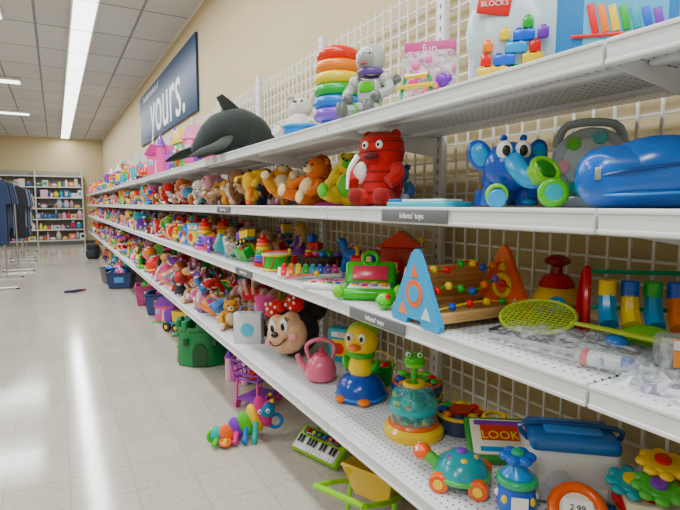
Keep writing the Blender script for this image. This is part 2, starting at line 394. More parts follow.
def toy_train(a,b,c):
    q=B('toy_train'); q.box((0,0,.035),(.18,.08,.025),P(b),bv=.006); q.cyl((-.085,0,.08),.035,.11,P(a),(0,90,0)); q.box((.055,0,.09),(.06,.08,.09),P(c),bv=.008); q.box((.055,0,.14),(.08,.095,.014),P(a),bv=.005)
    q.lathe([(.012,0),(.012,.03),(.022,.05),(.018,.055)],P(b),(-.055,0,.11)); q.ell((-.01,0,.118),(.014,.014,.014),P('#f6d312')); q.box((.055,-.041,.1),(.035,.003,.035),P('#f8f0b0'),bv=0)
    for x in(-.06,0,.06):
        for s in(-1,1): q.cyl((x,s*.036,.024),.024,.015,P(a if x else c),(-90*s,0,0))
    return q
def bucket(a,b,c):
    q=B('toy_bucket'); q.lathe([(.05,0),(.055,.004),(.078,.12),(.084,.125),(.084,.135),(.074,.135),(.052,.01),(0,.01)],P(a))
    q.tube([(-.08,0,.12),(-.07,0,.19),(0,0,.215),(.07,0,.19),(.08,0,.12)],.005,P(b)); q.ell((.02,0,.12),(.04,.035,.035),P(c)); q.ell((-.03,.01,.125),(.03,.03,.03),P('#f6d312')); return q
def books(a,b,c):
    q=B('board_book_stack'); z=0
    for i,cc in enumerate((a,b,c,'#f3e9d0')):
        q.box((R.uniform(-.01,.01),0,z+.012),(.17-.01*i,.15-.012*i,.022),K(cc),(0,0,R.uniform(-10,10)),bv=.002); z+=.024
    q.prism(roundpoly(0,0,.04,.04),.003,K('#e0241b'),(0,0,z+.001),(90,0,0)); return q
def toy_dino(a,b,c):
    q=B('toy_dinosaur'); q.tube([(.15,0,.03),(.1,0,.05),(.04,0,.085),(-.02,0,.095),(-.06,0,.13),(-.09,0,.17),(-.12,0,.17)],[.006,.02,.05,.05,.03,.028,.016],P(a),seg=12)
    for x in(-.03,.05):
        for s in(-1,1): q.tube([(x,s*.025,.08),(x-.005,s*.04,.04),(x-.01,s*.04,.008)],[.024,.018,.02],P(a))
    for i in range(7): q.lathe([(.014,0),(0,.025)],P(b),(.09-.03*i,0,(.07,.1,.128,.14,.143,.15,.18)[i]),(0,0,0),4)
    for s in(-1,1): q.ell((-.095,s*.024,.182),.007,WHT,seg=8,n=6); q.ell((-.1,s*.027,.183),.004,BLK,seg=6,n=4)
    return q
def toy_tablet(a,b,c):
    q=B('learning_tablet_toy'); q.box((0,0,.016),(.22,.17,.03),P(a),bv=.013,seg=3); q.box((0,.015,.031),(.14,.09,.006),P(b),bv=.002)
    q.text('ABC',.04,P('#c0201a'),(0,.015,.035),(0,0,0))
    for i,cc in enumerate(('#e0241b','#f6d312','#25b040','#1a5fd8')): q.cyl((-.06+.04*i,-.058,.028),.013,.01,P(cc),seg=12)
    q.tor((0,.095,.015),.03,.009,P(c),sc=(1,.7,1)); return q
def shape_sorter(a,b,c):
    q=B('shape_sorter'); q.box((0,0,.065),(.13,.13,.12),P(a),bv=.014,seg=3); q.box((0,0,.128),(.135,.135,.016),P(b),bv=.006)
    q.prism(roundpoly(0,.065,.024,.024,5,90,450),.006,P(c),(0,-.066,0)); q.prism([(-.02,-.02),(.02,-.02),(0,.022)],.006,P('#f6d312'),(-.066,0,.065),(0,0,90)); q.cyl((0,0,.135),.02,.02,P(c)); q.box((.035,.035,.145),(.025,.025,.025),P('#e0241b'),(0,0,30))
    q.tube([(-.065,0,.13),(-.05,0,.18),(0,0,.2),(.05,0,.18),(.065,0,.13)],.008,P(c)); return q
PAL=[('#e0241b','#f6d312','#1a5fd8'),('#ee5fa8','#f7c8dd','#7a35b8'),('#1a6fd8','#f58518','#f2f2f2'),('#2fb344','#f6d312','#e0241b'),('#7a35b8','#12a5b5','#f6d312'),('#f58518','#12a5b5','#e03a90'),('#17a7b8','#f6d312','#e0241b')]
PPAL=[('#8a5a34','#d8b48a','#5a3820'),('#e0a040','#f4e4c0','#c06818'),('#d8d2c8','#f0b8c0','#e890a8'),('#c62020','#f0e8e0','#80120f'),('#4f86c8','#e8eef4','#2a5088'),('#f0c020','#f8f0d0','#e07a18'),('#e888b0','#f8dce8','#c04880'),('#3c3c40','#dcdcdc','#aaaaaa')]
DPAL=[('#ee5fa8','#f7c8dd','#3a2415'),('#8a3fb8','#f2f2f2','#d8b060'),('#d03040','#f0e8e0','#6a3a1c'),('#48a8d0','#f7c8dd','#a8501c')]
PROTO={}
def reg(key,fn,pals,*a):
    L=[]
    for p in pals:
        q=fn(*p,*a); me=q.mesh()
        xs=[v.co.x for v in me.vertices]; ys=[v.co.y for v in me.vertices]; zs=[v.co.z for v in me.vertices]
        cx=(max(xs)+min(xs))/2; cy=(max(ys)+min(ys))/2
        me.transform(Matrix.Translation((-cx,-cy,0)))
        co=np.array([v.co[:] for v in me.vertices][::3])
        L.append((me,q.name,max(xs)-min(xs),max(ys)-min(ys),max(zs),co))
    PROTO[key]=L
for k in('bear','bunny','dog','cat','lion'): reg(k,plush_bear,R.sample(PPAL,5),k)
reg('doll',doll,DPAL); reg('ldoll',lying_doll,DPAL)
SOFTPAL=[('#e0b8a8','#f0dccf','#c88a90'),('#d8cfc4','#efe6da','#b0a090'),('#c79a72','#ead4b8','#8a5a34'),('#e8a8b8','#f8dce8','#c06080')]
reg('pbunny',plush_bear,SOFTPAL,'bunny'); reg('pdog',plush_bear,SOFTPAL,'dog')
GEN=dict(ring=ring_stacker,car=toy_car,truck=toy_truck,xyl=xylophone,phone=toy_phone,house=toy_house,castle=toy_castle,tea=teapot,blocks=building_blocks,boxed=boxed_toy,drum=toy_drum,ball=ball,rattle=baby_rattle,train=toy_train,bucket=bucket,books=books,dino=toy_dino,tablet=toy_tablet,sorter=shape_sorter)
for k,f in GEN.items(): reg(k,f,R.sample(PAL,4))
SOFT=['bear','bunny','dog','cat','lion','bear','dog','doll','ldoll','pbunny','pdog']
HARD=list(GEN)
def place(key,x,y,z,rz=None,sc=None,vi=None,h=None,parent=None):
    L=PROTO[key]; me,nm,wx,wy,hz,_=L[R.randrange(len(L)) if vi is None else vi%len(L)]
    if h: sc=h/hz
    if sc is None: sc=1
    return inst(me,nm,(x,y,z),-55+R.uniform(-30,30) if rz is None else rz,sc,parent)
def tumble(key,x,y,z,size,maxh,tip,parent=None,along=False):
    L=PROTO[key]; me,nm,wx,wy,hz,co=L[R.randrange(len(L))]
    e=Euler((math.radians(R.choice([-80,-60,60,85,180])) if R.random()<tip else 0, math.radians(R.uniform(-30,30)) if R.random()<tip else 0, math.radians(-60+R.uniform(-50,50))))
    M=np.array(e.to_matrix()); p=co@M.T
    mn=p.min(0); mx=p.max(0); ex,ey,ez=mx-mn
    sc=min(size/max(ex,.8*ey),maxh/ez,1.8)
    o=inst(me,nm,(0,0,0),0,sc,parent); o.rotation_euler=e
    cx=(mn[0]+mx[0])/2; cy=(mn[1]+mx[1])/2
    yy=y+ey*sc/2 if along else y
    o.location=(x-cx*sc,yy-cy*sc,z-mn[2]*sc)
    return ey*sc,ez*sc
def fill(z,rows,y0,y1,keys,maxh,size=.19,parent=None,gap=.008,tip=.45,heap=True):
    for ri,x in enumerate(rows):
        y=y0+R.uniform(0,.06)
        while y<y1-.1:
            ey,hz=tumble(R.choice(keys),x+R.uniform(-.012,.012),y,z,size*R.uniform(.85,1.15),maxh,tip,parent,True)
            if heap and hz<maxh*.62 and (ri>0 or R.random()<.4):
                tumble(R.choice(keys),x,y+ey/2,z+hz*.93,size*R.uniform(.7,.95),maxh-hz,.7,parent)
            y+=ey+gap

# ---------------- TOP SHELF, near to far ----------------
q=B('boxed_xylophone_toy')
q.box((0,0,.1),(.25,.09,.2),K('#1279bb'),bv=.002); q.box((.02,-.0455,.11),(.17,.002,.14),K('#5fb4dc'),bv=0)
for i,cc in enumerate(('#e0241b','#f58518','#f6d312','#25b040','#12a5b5','#1a5fd8','#7a35b8')): q.box((-.045+i*.022,-.048,.095-.003*i),(.016,.004,.07-.005*i),K(cc),(0,-12,0),bv=.001)
q.tube([(-.09,-.05,.06),(.08,-.05,.045)],.004,K('#e0241b'),sub=1); q.ell((.085,-.05,.045),(.012,.006,.012),K('#f58518'))
q.text('xylophone',.03,K('#f4f4f4'),(.01,-.049,.165)); q.box((0,-.0465,.012),(.24,.003,.02),K('#0c5a94'),bv=0)
q.put((1.18,.78,zT),-60)
q=B('bag_of_building_blocks')
q.ell((0,0,.15),(.135,.055,.15),mat('#cfe6ee','p'),seg=24,n=12); q.box((0,0,.14),(.235,.05,.26),K('#bcd8e4'),bv=.02); q.box((0,0,.29),(.2,.008,.05),mat('#e8f2f6','c'),bv=.002)
q.box((-.06,-.052,.215),(.09,.012,.055),K('#d8221c'),(0,10,0),bv=.004); q.text('BLOCKS',.02,WHT,(-.06,-.06,.215),(90,0,0))
for (x,z,w,cc) in((-.06,.03,3,'#f6d312'),(.03,.03,3,'#25b040'),(-.03,.062,2,'#1a5fd8'),(.045,.062,2,'#f6d312'),(.0,.094,2,'#1a9fe0'),(.05,.094,1,'#e0241b'),(.02,.126,2,'#1a5fd8'),(.03,.158,1,'#25b040'),(-.08,.062,1,'#e0241b'),(-.075,.1,1,'#f58518'),(-.03,.13,1,'#f6d312'),(.07,.13,1,'#7a35b8')):
    q.box((x,-.056,z),(.028*w,.02,.028),P(cc),bv=.003)
    for i in range(w): q.cyl((x-(w-1)*.014+i*.028,-.056,z+.013),.008,.007,P(cc),seg=8)
q.put((1.17,1.08,zT),-42)
q=B('bag_of_small_toys')
q.box((0,0,.1),(.19,.07,.2),mat('#e6e6ee','c'),bv=.03,seg=3); q.box((0,0,.205),(.17,.01,.05),K('#c8408a'),bv=.003); q.text('fun',.04,WHT,(0,-.008,.205))
for i in range(30): q.ell((R.uniform(-.07,.07),R.uniform(-.03,.0),.025+.15*R.random()),R.uniform(.015,.026),P(R.choice(['#e03a90','#ee7ab8','#f7c8dd','#7a35b8','#e03a90'])),seg=10,n=6)
q.put((1.22,1.52,zT),-45,sc=1.1)
q=B('toy_step_stool'); q.box((0,0,.05),(.13,.05,.012),P('#f0d41a'),bv=.004); 
for s in(-1,1): q.tube([(s*.055,-.02,0),(s*.05,0,.05),(s*.04,0,.085)],.007,P('#2fa06a')); 
q.tube([(-.04,0,.085),(.04,0,.085)],.008,P('#f0d41a'),sub=1); q.put((1.07,1.40,zT),-60)
q=B('astronaut_figure'); W=P('#b9beb9'); G=P('#58c030'); V=P('#6a4a9a'); GR=P('#6d7271')
q.box((0,0,.1),(.09,.06,.09),W,bv=.022,seg=3); q.box((0,-.03,.115),(.06,.012,.035),G,bv=.005); q.ell((0,0,.055),(.04,.032,.028),GR)
q.ell((0,0,.215),(.055,.052,.055),W); q.ell((0,-.012,.212),(.044,.046,.044),P('#999d99')); q.tor((0,0,.168),.038,.012,V); face(q,(0,-.01,.212),.042,.2,None); q.ell((0,-.055,.19),(.016,.004,.005),P('#a33333'),seg=8,n=5)
for s in(-1,1):
    q.ell((s*.062,0,.14),.025,W); q.tube([(s*.065,0,.135),(s*.085,-.02,.1),(s*.06,-.06,.075)],[.018,.017,.016],W); q.ell((s*.055,-.068,.072),.02,GR)
    q.tube([(s*.025,0,.05),(s*.045,-.05,.035),(s*.05,-.1,.025)],[.024,.022,.02],W); q.tor((s*.045,-.06,.035),.021,.006,G,(75,0,0)); q.box((s*.052,-.115,.028),(.035,.035,.052),GR,bv=.012)
q.box((.05,.03,.12),(.12,.02,.03),GR,(0,-30,0),bv=.008); q.box((-.05,.03,.12),(.12,.02,.03),GR,(0,30,0),bv=.008)
q.put((1.13,1.78,zT),-60,sc=1.12)
q=B('ring_stacker'); q.cyl((0,0,0),.075,.04,P('#2a7fd0')); z=.04
for cc,r_ in(('#7d55c8',.083),('#1f7ad8',.082),('#28b04a',.08),('#f4d716',.078),('#f4891c',.074),('#e23a1c',.068)): q.tor((0,0,z+.024),r_-.0,.028,P(cc),seg=36,n=14); q.cyl((0,0,z+.005),r_,.038,P(cc)); z+=.05
q.ell((0,0,z+.002),(.06,.06,.018),P('#e23a1c')); q.put((1.16,2.10,zT),0,sc=1.05)
q=B('toy_drum'); q.cyl((0,0,0),.09,.05,P('#1f86d8')); q.tor((0,0,.045),.09,.008,P('#2a9fe0')); q.cyl((0,0,.046),.085,.006,P('#2a9fe0')); q.put((1.09,2.36,zT),0)
q=B('plush_bunny'); Wf=F('#dcdad4')
q.ell((0,0,.09),(.08,.07,.09),Wf); q.ell((0,-.02,.2),(.06,.055,.055),Wf); face(q,(0,-.02,.2),.057)
for s in(-1,1): q.tube([(s*.03,0,.24),(s*.06,0,.29),(s*.1,-.02,.27)],[.018,.024,.012],Wf,flat=.6); q.tube([(s*.06,-.01,.13),(s*.09,-.05,.08)],[.025,.024],Wf); q.tube([(s*.045,-.02,.03),(s*.07,-.1,.03)],[.035,.03],Wf)
q.put((1.24,2.76,zT),-50,rx=-25,sc=1.15)
q=B('plush_whale'); O=F('#262f2d'); OW=F('#3a4442')
q.tube([(-.08,0,-.02),(-.02,0,.04),(.1,0,.13),(.25,0,.165),(.38,0,.15),(.5,0,.1),(.58,0,.1)],[.03,.07,.125,.15,.12,.055,.024],O,seg=20,sub=6)
q.tube([(-.06,0,-.04),(.06,0,.025),(.2,0,.04),(.32,0,.045)],[.015,.045,.07,.03],OW,seg=12)
q.prism([(.12,.25),(.13,.30),(.09,.37),(.12,.39),(.19,.35),(.28,.29)],.035,O)
for s in(-1,1):
    q.tube([(.12,s*.09,.1),(.02,s*.18,.03),(-.11,s*.22,-.02),(-.2,s*.2,-.06)],[.04,.06,.05,.012],O,flat=.4)
    q.tube([(.55,0,.1),(.6,s*.06,.12),(.62,s*.13,.13)],[.02,.04,.012],O,flat=.35); q.ell((-.03,s*.058,.06),.01,WHT,seg=8,n=6); q.ell((-.036,s*.062,.06),.006,BLK,seg=8,n=6)
inst(q.mesh(False),'plush_whale',(.94,3.62,zT+.03),10,1.04)
q=toy_house('#ee5fa8','#f49ac6','#7a35b8'); q.name='toy_dollhouse'; q.put((1.17,4.62,zT),-40,sc=1.5)
place('house',1.18,5.2,zT,h=.42,vi=0)
q=toy_castle('#b05cc8','#ee5fa8','#7a35b8'); q.put((1.2,6.0,zT),-40,sc=1.6)
q=toy_house('#f06aa8','#c23a8a','#f7c8dd'); q.name='toy_dollhouse'; q.put((1.2,6.7,zT),-40,sc=1.7)
place('boxed',1.45,4.25,zT,h=.3); place('bear',1.45,2.5,zT,h=.2)
pt=empty('toy_assortment')
fill(zT,[1.14,1.42],7.2,19.8,HARD+['boxed','castle','house','boxed'],.42,.26,pt,tip=.2)

# ---------------- SECOND SHELF ----------------
q=B('blue_toy_pouch'); Bp=P('#1560b8')
q.box((0,0,.07),(.26,.15,.14),Bp,bv=.062,seg=7); q.ell((.03,0,.085),(.125,.078,.075),Bp,(0,-6,0),seg=28,n=16)
q.tube([(-.125,-.03,.06),(-.08,-.07,.07),(.0,-.082,.085),(.1,-.066,.095),(.13,-.03,.09)],.004,P('#0b3f80')); q.box((-.09,-.078,.075),(.012,.006,.026),mat('#b8babc','m'),bv=.002)
q.tube([(-.11,-.045,.03),(-.03,-.078,.03),(.08,-.075,.035)],.003,P('#3a90e8')); q.put((1.14,.68,z2),-50)
q=B('rolled_dark_toy_bag'); q.tube([(-.1,0,.0),(0,0,.008),(.1,0,.0)],[.02,.028,.02],P('#16365e'),seg=12); q.tube([(-.06,-.02,.02),(.06,-.02,.02)],.005,P('#2a8ae0'),sub=1); q.put((1.42,.68,z2),-50,sc=1.2)
q=B('musical_activity_toy')
q.cyl((0,.012,.125),.105,.05,P('#9fb0b8'),(90,0,0)); q.cyl((0,-.03,.125),.075,.02,P('#b5c4c8'),(90,0,0))
for i,(cc,t) in enumerate((('#58b838',20),('#17a7b8',75),('#58b838',130),('#e8a8b0',185),('#2aa7a0',240),('#8a5fc0',300))): q.cyl((.075*math.cos(math.radians(t)),-.038,.125+.075*math.sin(math.radians(t))),.019,.016,P(cc),(90,0,0),seg=14)
q.cyl((0,-.048,.125),.032,.012,P('#2ba9a0'),(90,0,0)); q.text('2',.05,WHT,(0,-.062,.125)); q.box((0,0,.02),(.16,.1,.035),P('#9fb0b5'),bv=.012)
q.tube([(-.09,0,.18),(-.06,0,.24),(.06,0,.24),(.09,0,.18)],.012,P('#a8b6bc')); q.put((1.32,.93,z2),-48,sc=.97)
q=B('toy_wheel'); q.tor((0,0,.038),.026,.012,P('#58b838'),(90,0,0)); q.cyl((0,.012,.038),.022,.024,P('#17a7b8'),(90,0,0)); q.put((1.08,.855,z2),-50)
q=B('toy_elephant'); E=P('#1d4fb4'); G=P('#7ac62c'); LB=P('#2f9ad8')
q.ell((.015,.04,.085),(.085,.085,.078),E); q.ell((-.005,-.045,.115),(.075,.062,.072),E,seg=24,n=16)
for s in(-1,1):
    q.ell((-.005+s*.083,-.02,.15),(.036,.014,.05),E,(0,s*25,s*20)); q.ell((-.005+s*.085,-.031,.15),(.024,.008,.036),LB,(0,s*25,s*20))
    q.ell((-.005+s*.026,-.088,.158),(.023,.018,.028),WHT); q.ell((-.005+s*.024,-.104,.156),(.012,.007,.016),BLK,seg=10,n=6)
    q.tube([(-.005+s*.026,-.085,.19),(-.005+s*.03,-.08,.196)],.01,E,sub=1)
    for yy in(-.03,.09): q.lathe([(.03,0),(.032,.01),(.027,.05)],E,(s*.052,yy,0)); 
    q.ell((s*.052,-.055,.01),(.02,.012,.01),LB)
q.tube([(-.005,-.09,.125),(.0,-.13,.1),(.02,-.15,.075),(.05,-.16,.08)],[.03,.027,.027,.034],LB,seg=14)
q.tube([(.03,-.155,.076),(.056,-.17,.092)],[.03,.04],G,seg=20,sub=2); q.tor((.06,-.172,.096),.037,.009,G,(52,28,0)); q.ell((.062,-.176,.1),(.03,.008,.03),P('#2a7a20'),(-35,0,28))
q.cyl((-.055,-.1,.02),.026,.03,LB,(90,0,0)); q.tor((-.055,-.118,.03),.026,.007,G,(90,0,0))
q.put((1.15,1.07,z2),-34,sc=.95)
q=B('toy_play_mat'); q.box((0,0,.01),(.3,.12,.018),P('#3fb4c8'),bv=.006); q.box((.02,0,.023),(.2,.09,.008),P('#eef4f4'),bv=.002); q.box((-.12,-.02,.024),(.06,.06,.01),P('#2a6ec0'),bv=.003); q.put((1.09,1.36,z2),-88)
q=B('plush_monster'); Rd=F('#c4141a'); Dr=F('#8e0f14')
q.lathe([(0,0),(.07,.008),(.085,.07),(.078,.12),(.07,.15),(.085,.17),(.09,.21),(.082,.25),(.05,.272),(0,.278)],Rd,sc=(1,.85,1),seg=28)
for i,(zz,rr) in enumerate(((.05,.081),(.09,.084),(.125,.077),(.2,.089),(.235,.085))): q.tor((0,0,zz),rr,.0035,Dr,sc=(1,.85,1),seg=32)
for s in(-1,1):
    q.ell((s*.06,0,.262),(.02,.02,.022),Rd); q.ell((s*.03,-.07,.222),(.015,.01,.016),WHT,seg=10,n=6); q.ell((s*.03,-.079,.221),.006,BLK,seg=8,n=6)
    q.tube([(s*.07,-.01,.14),(s*.095,-.05,.11),(s*.075,-.08,.08)],[.028,.028,.026],Rd); q.tube([(s*.045,-.02,.03),(s*.055,-.09,.03)],[.036,.032],Rd); q.ell((s*.055,-.108,.034),(.027,.015,.03),Dr)
q.tube([(-.07,-.06,.185),(-.09,-.09,.13),(-.085,-.11,.06)],[.012,.008,.005],WHT); q.ell((-.06,-.06,.12),(.03,.02,.045),F('#e8e0dc'),(0,15,0)); q.ell((0,-.08,.18),(.035,.012,.014),F('#5a080c')); q.ell((.01,0,.28),(.02,.02,.012),WHT)
q.put((1.10,1.65,z2),-64,sc=1.0)
q=plush_bear('#e8c81e','#5cb83a','#3f9a30'); q.name='plush_caterpillar'; q.tube([(-.06,.03,.05),(-.1,.05,.14),(-.06,.03,.22)],[.03,.04,.02],F('#f0d83a')); q.put((1.19,2.06,z2),-50,rx=-15,sc=1.0)
q=plush_bear('#e07a1c','#f3d9a8','#a8480e','lion'); q.put((1.16,2.44,z2),-80,rx=-12,ry=12)
q=plush_bear('#e8a020','#f6e6b8','#c87818','dog'); q.put((1.16,2.80,z2),-30,rx=-50)
place('lion',1.46,2.3,z2,h=.25); place('boxed',1.47,2.75,z2,h=.22); place('bear',1.45,2.02,z2,h=.2,vi=2)
fill(z2,[1.12,1.30,1.48],3.05,3.9,['lion','dog','pdog'],.25,.2,tip=.8,heap=False)
fill(z2,[1.12,1.30,1.48],3.95,6.5,['ldoll','doll','pbunny','pdog','ldoll','pbunny','dog'],.25,.2,tip=.8,heap=False)
p2=empty('toy_assortment'); fill(z2,[1.12,1.30,1.48],6.6,19.8,SOFT+HARD,.28,.19,p2)

# ---------------- THIRD SHELF ----------------
q=B('bead_maze_toy'); WD=mat('#cfa468','w')
def tri(c1,c2,x,face_s):
    poly=[(-.125,.0),(-.135,.02),(-.02,.235),(0,.25),(.02,.235),(.135,.02),(.125,0),(.045,0),(.035,.02),(-.035,.02),(-.045,0)]
    q.prism(poly,.018,P(c1),(0,x,0)); q.prism(roundpoly(0,.105,.045,.045),.022,P(c2),(0,x,0)); q.prism(roundpoly(0,.105,.028,.028),.026,P(c1),(0,x,0))
    q.prism([(-.018,.16),(.018,.16),(0,.2)],.022,P(c2),(0,x,0)); q.prism([(-.09,.03),(-.04,.03),(-.065,.07)],.022,P('#f58518'),(0,x,0)); q.prism([(.09,.03),(.04,.03),(.065,.07)],.022,P('#c8e8f0'),(0,x,0))
tri('#2f9fd8','#f06a28',-.19,1); tri('#ee6a20','#f6e030',.19,1)
q.box((0,0,.03),(.23,.37,.014),WD,bv=.003); q.box((-.1,0,.115),(.012,.36,.14),WD,(0,20,0),bv=.003)
for s in(-1,1): q.box((s*.11,0,.043),(.01,.37,.028),WD,bv=.002)
def beads(pts,col,bc):
    q.tube(pts,.0028,P(col),seg=6)
    for i,cc in enumerate(bc):
        t=(i+1)/(len(bc)+1)*(len(pts)-1); k=int(t); f=t-k; p=Vector(pts[k]).lerp(Vector(pts[min(k+1,len(pts)-1)]),f); q.ell(p[:],.0135,P(cc),seg=10,n=8)
cs=['#e0241b','#f6d312','#25b040','#1a5fd8','#f58518']
beads([(.04,-.18,.1),(.05,-.1,.13),(.05,0,.105),(.05,.1,.14),(.04,.18,.1)],'#25b040',cs+['#7a35b8','#e0241b'])
beads([(0,-.18,.19),(0,-.08,.17),(0,.02,.2),(0,.1,.17),(0,.18,.19)],'#e0241b',['#f6d312','#e0241b','#25b040','#f6d312','#1a5fd8','#f58518'])
beads([(.08,-.18,.06),(.08,0,.075),(.08,.18,.06)],'#f6d312',['#1a5fd8','#e0241b','#f6d312','#25b040'])
q.put((1.19,1.29,z3),-92,sc=.99)
q=B('toy_play_gym'); Rr=P('#c81c2c')
for s in(-1,1): q.tube([(s*.12,-.05,0),(s*.12,-.04,.1),(s*.115,0,.17),(s*.12,.04,.1),(s*.12,.05,0)],.01,Rr); 
q.tube([(-.118,0,.165),(.118,0,.165)],.006,P('#1f9a70'),sub=1); q.tube([(-.12,-.045,.08),(.12,-.045,.08)],.005,P('#1f9a70'),sub=1)
for i,cc in enumerate(('#2a8fd0','#f6d312','#2a8fd0','#f58518')): q.tube([(-.075+i*.05,-.045,.12),(-.075+i*.05,-.06,.07),(-.075+i*.05,-.085,.045)],[.018,.022,.022],P(cc)); q.cyl((-.075+i*.05,-.045,.11),.02,.04,P(['#f6d312','#1a5fd8','#25b040','#1a5fd8'][i]))
q.ell((.0,-.1,.025),(.06,.03,.028),P('#7ac62c')); q.put((1.46,.86,z3+.0),-45,sc=1.15)
q=B('spinning_top_toy'); q.lathe([(.05,0),(.085,.02),(.088,.04),(.06,.06)],P('#5a2f8a')); q.lathe([(.07,.045),(.075,.06),(.05,.1),(.03,.12)],P('#e8b81c')); q.lathe([(.05,.095),(.052,.11),(.035,.135),(.02,.14)],P('#c81c1c')); q.lathe([(.018,.13),(.015,.16),(.035,.17),(.038,.182),(.02,.195),(0,.198)],P('#8a1420'))
q.prism(roundpoly(0,.06,.025,.022),.02,P('#3f9ad8'),(0,-.08,0)); q.text('4',.035,WHT,(0,-.092,.06)); q.put((1.475,1.14,z3),-50,sc=1.12)
def crump(name,w,d,h,loc,rz,m,extra=None):
    q=B(name); n=14; vs=[];fs=[]
    for i in range(n+1):
        for j in range(n+1):
            e=math.sin(math.pi*i/n)*math.sin(math.pi*j/n)
            vs.append(((i/n-.5)*w*(1+R.uniform(-.03,.03)),(j/n-.5)*d*(1+R.uniform(-.05,.05)),.004+h*(e**.5)*R.uniform(.55,1)))
    fs=[[i*(n+1)+j,(i+1)*(n+1)+j,(i+1)*(n+1)+j+1,i*(n+1)+j+1] for i in range(n) for j in range(n)]
    q.add(vs,fs,m); 
    if extra: extra(q)
    return q.put(loc,rz)
clr=mat('#e8eef2','c')
def ex0(q):
    q.box((.0,.05,.012),(.34,.026,.018),P('#141416'),(0,0,8),bv=.004); q.tube([(-.18,-.05,.012),(-.02,-.04,.018),(.18,-.05,.012)],.013,P('#1a1a1c')); q.tube([(-.15,.0,.012),(0,.01,.014),(.17,.0,.012)],.009,P('#303036')); q.box((-.16,0,.016),(.08,.13,.014),K('#1c1c20'),bv=.002); q.tube([(-.2,-.09,.01),(0,-.085,.012),(.2,-.08,.01)],.008,P('#c9ced0')); q.ell((.12,.03,.03),(.03,.03,.02),P('#2a6ec0'))
crump('bagged_sports_toys',.46,.25,.05,(1.21,.90,z3),-78,clr,ex0)
q=B('toy_net_racket'); G=P('#b4cc50'); 
q.tor((0,0,.03),.11,.006,G,sc=(1,.78,1))
for i in range(-7,8):
    x=i*.0152; L=.78*math.sqrt(max(0,.11**2-x*x)); q.box((x,0,.03),(.0032,2*L,.0032),G,bv=0)
    y=i*.0118; L=math.sqrt(max(0,.11**2-(y/.78)**2)); q.box((0,y,.03),(2*L,.0032,.0032),G,bv=0)
q.tube([(.1,0,.03),(.2,-.005,.03),(.38,-.01,.026)],[.008,.011,.013],G,flat=.6)
q.put((1.235,1.01,z3+.02),-78,rx=24)
def ex1(q):
    q.box((0,0,.012),(.1,.06,.015),P('#5a3a8a'),(0,0,20),bv=.004); q.ell((-.03,.02,.02),(.03,.02,.015),P('#b9bdc0')); q.ell((.04,.02,.02),(.03,.03,.015),P('#8a9098'))
crump('crumpled_plastic_bag',.2,.13,.06,(1.09,.56,z3),-85,clr,ex1)
q=B('bagged_toy_with_tag'); q.box((0,0,.04),(.16,.1,.08),clr,bv=.02,seg=3); q.ell((-.02,0,.038),.034,P('#2a6ec0')); q.ell((.04,.01,.03),.026,WHT); q.box((.0,-.055,.05),(.11,.003,.065),K('#f0a050'),(-15,0,0),bv=.001); q.box((.0,-.058,.068),(.11,.003,.022),K('#f4f4f4'),(-15,0,0),bv=.001); q.put((1.3,.62,z3),-50)
q=B('bagged_baby_bottle'); q.cyl((-.05,0,.022),.02,.08,P('#e8eef2'),(0,90,0)); q.lathe([(.021,0),(.021,.015),(.01,.025),(.006,.04),(0,.045)],P('#2a5fc0'),(.03,0,.022),(0,90,0)); q.cyl((-.06,0,.022),.022,.016,P('#e0241b'),(0,90,0)); q.text('8',.025,P('#1a5fd8'),(-.01,-.023,.024)); q.box((0,0,.022),(.15,.06,.045),clr,bv=.015); q.put((1.115,.71,z3),-75)
q=B('learning_laptop_toy'); G=P('#3cb62c')
q.box((0,0,.025),(.21,.15,.045),G,bv=.02,seg=3); q.box((0,-.005,.05),(.16,.1,.008),WHT,bv=.003)
for i in range(4):
    for j in range(3): q.box((-.055+i*.037,-.035+j*.03,.056),(.026,.02,.008),P(['#f6d312','#e0241b','#2a8fd0','#f58518'][(i+j)%4]),bv=.003)
q.box((0,.085,.085),(.2,.03,.1),G,(-25,0,0),bv=.014,seg=3); q.box((0,.068,.09),(.14,.008,.06),P('#e04060'),(-25,0,0),bv=.003); q.tor((0,.1,.14),.03,.009,G,(65,0,0))
for s in(-1,1): q.ell((s*.115,-.05,.035),(.024,.028,.028),P('#7ad03a'))
q.put((1.13,1.78,z3),-35,sc=1.08)
q=B('toy_green_ball'); q.ell((0,0,.032),(.03,.03,.032),P('#5cd030')); q.ell((0,-.02,.05),(.012,.01,.012),P('#e0241b')); q.tor((0,0,.032),.03,.004,P('#2a9a20'),(20,0,0)); q.put((1.05,1.55,z3),0)
q=toy_tablet('#f2f2f2','#f4a8c8','#e03a90'); q.put((1.11,2.09,z3),-50)
q=xylophone('#f2f2f2','#e0241b','#f6d312'); q.put((1.17,2.44,z3),-25,rx=14,sc=1.05)
q=B('toy_fire_station'); q.box((0,0,.09),(.17,.11,.16),P('#b01820'),bv=.01); q.prism([(-.1,.17),(.1,.17),(.0,.24)],.12,P('#d82018')); q.box((-.035,-.057,.06),(.06,.006,.09),P('#f6d312'),bv=.002); q.box((.045,-.057,.08),(.04,.006,.05),P('#202020'),bv=.002); q.box((0,0,.008),(.22,.15,.015),P('#3a3a3c'),bv=.004); q.tube([(.09,-.03,.02),(.09,-.03,.2)],.006,WHT,sub=1); q.ell((.09,-.03,.2),.015,P('#f6d312')); q.put((1.45,2.0,z3),-45,sc=1.1)
q=B('toy_cargo_crate'); q.box((0,0,.045),(.32,.14,.085),P('#2c1f19'),bv=.008)
for i in range(5): q.box((-.12+i*.06,-.072,.04),(.012,.006,.07),P('#5a4232'),bv=.002)
for i in range(6): q.ell((-.1+i*.042,R.uniform(-.03,.03),.095),(.025,.03,.02),P(PAL[i][0]))
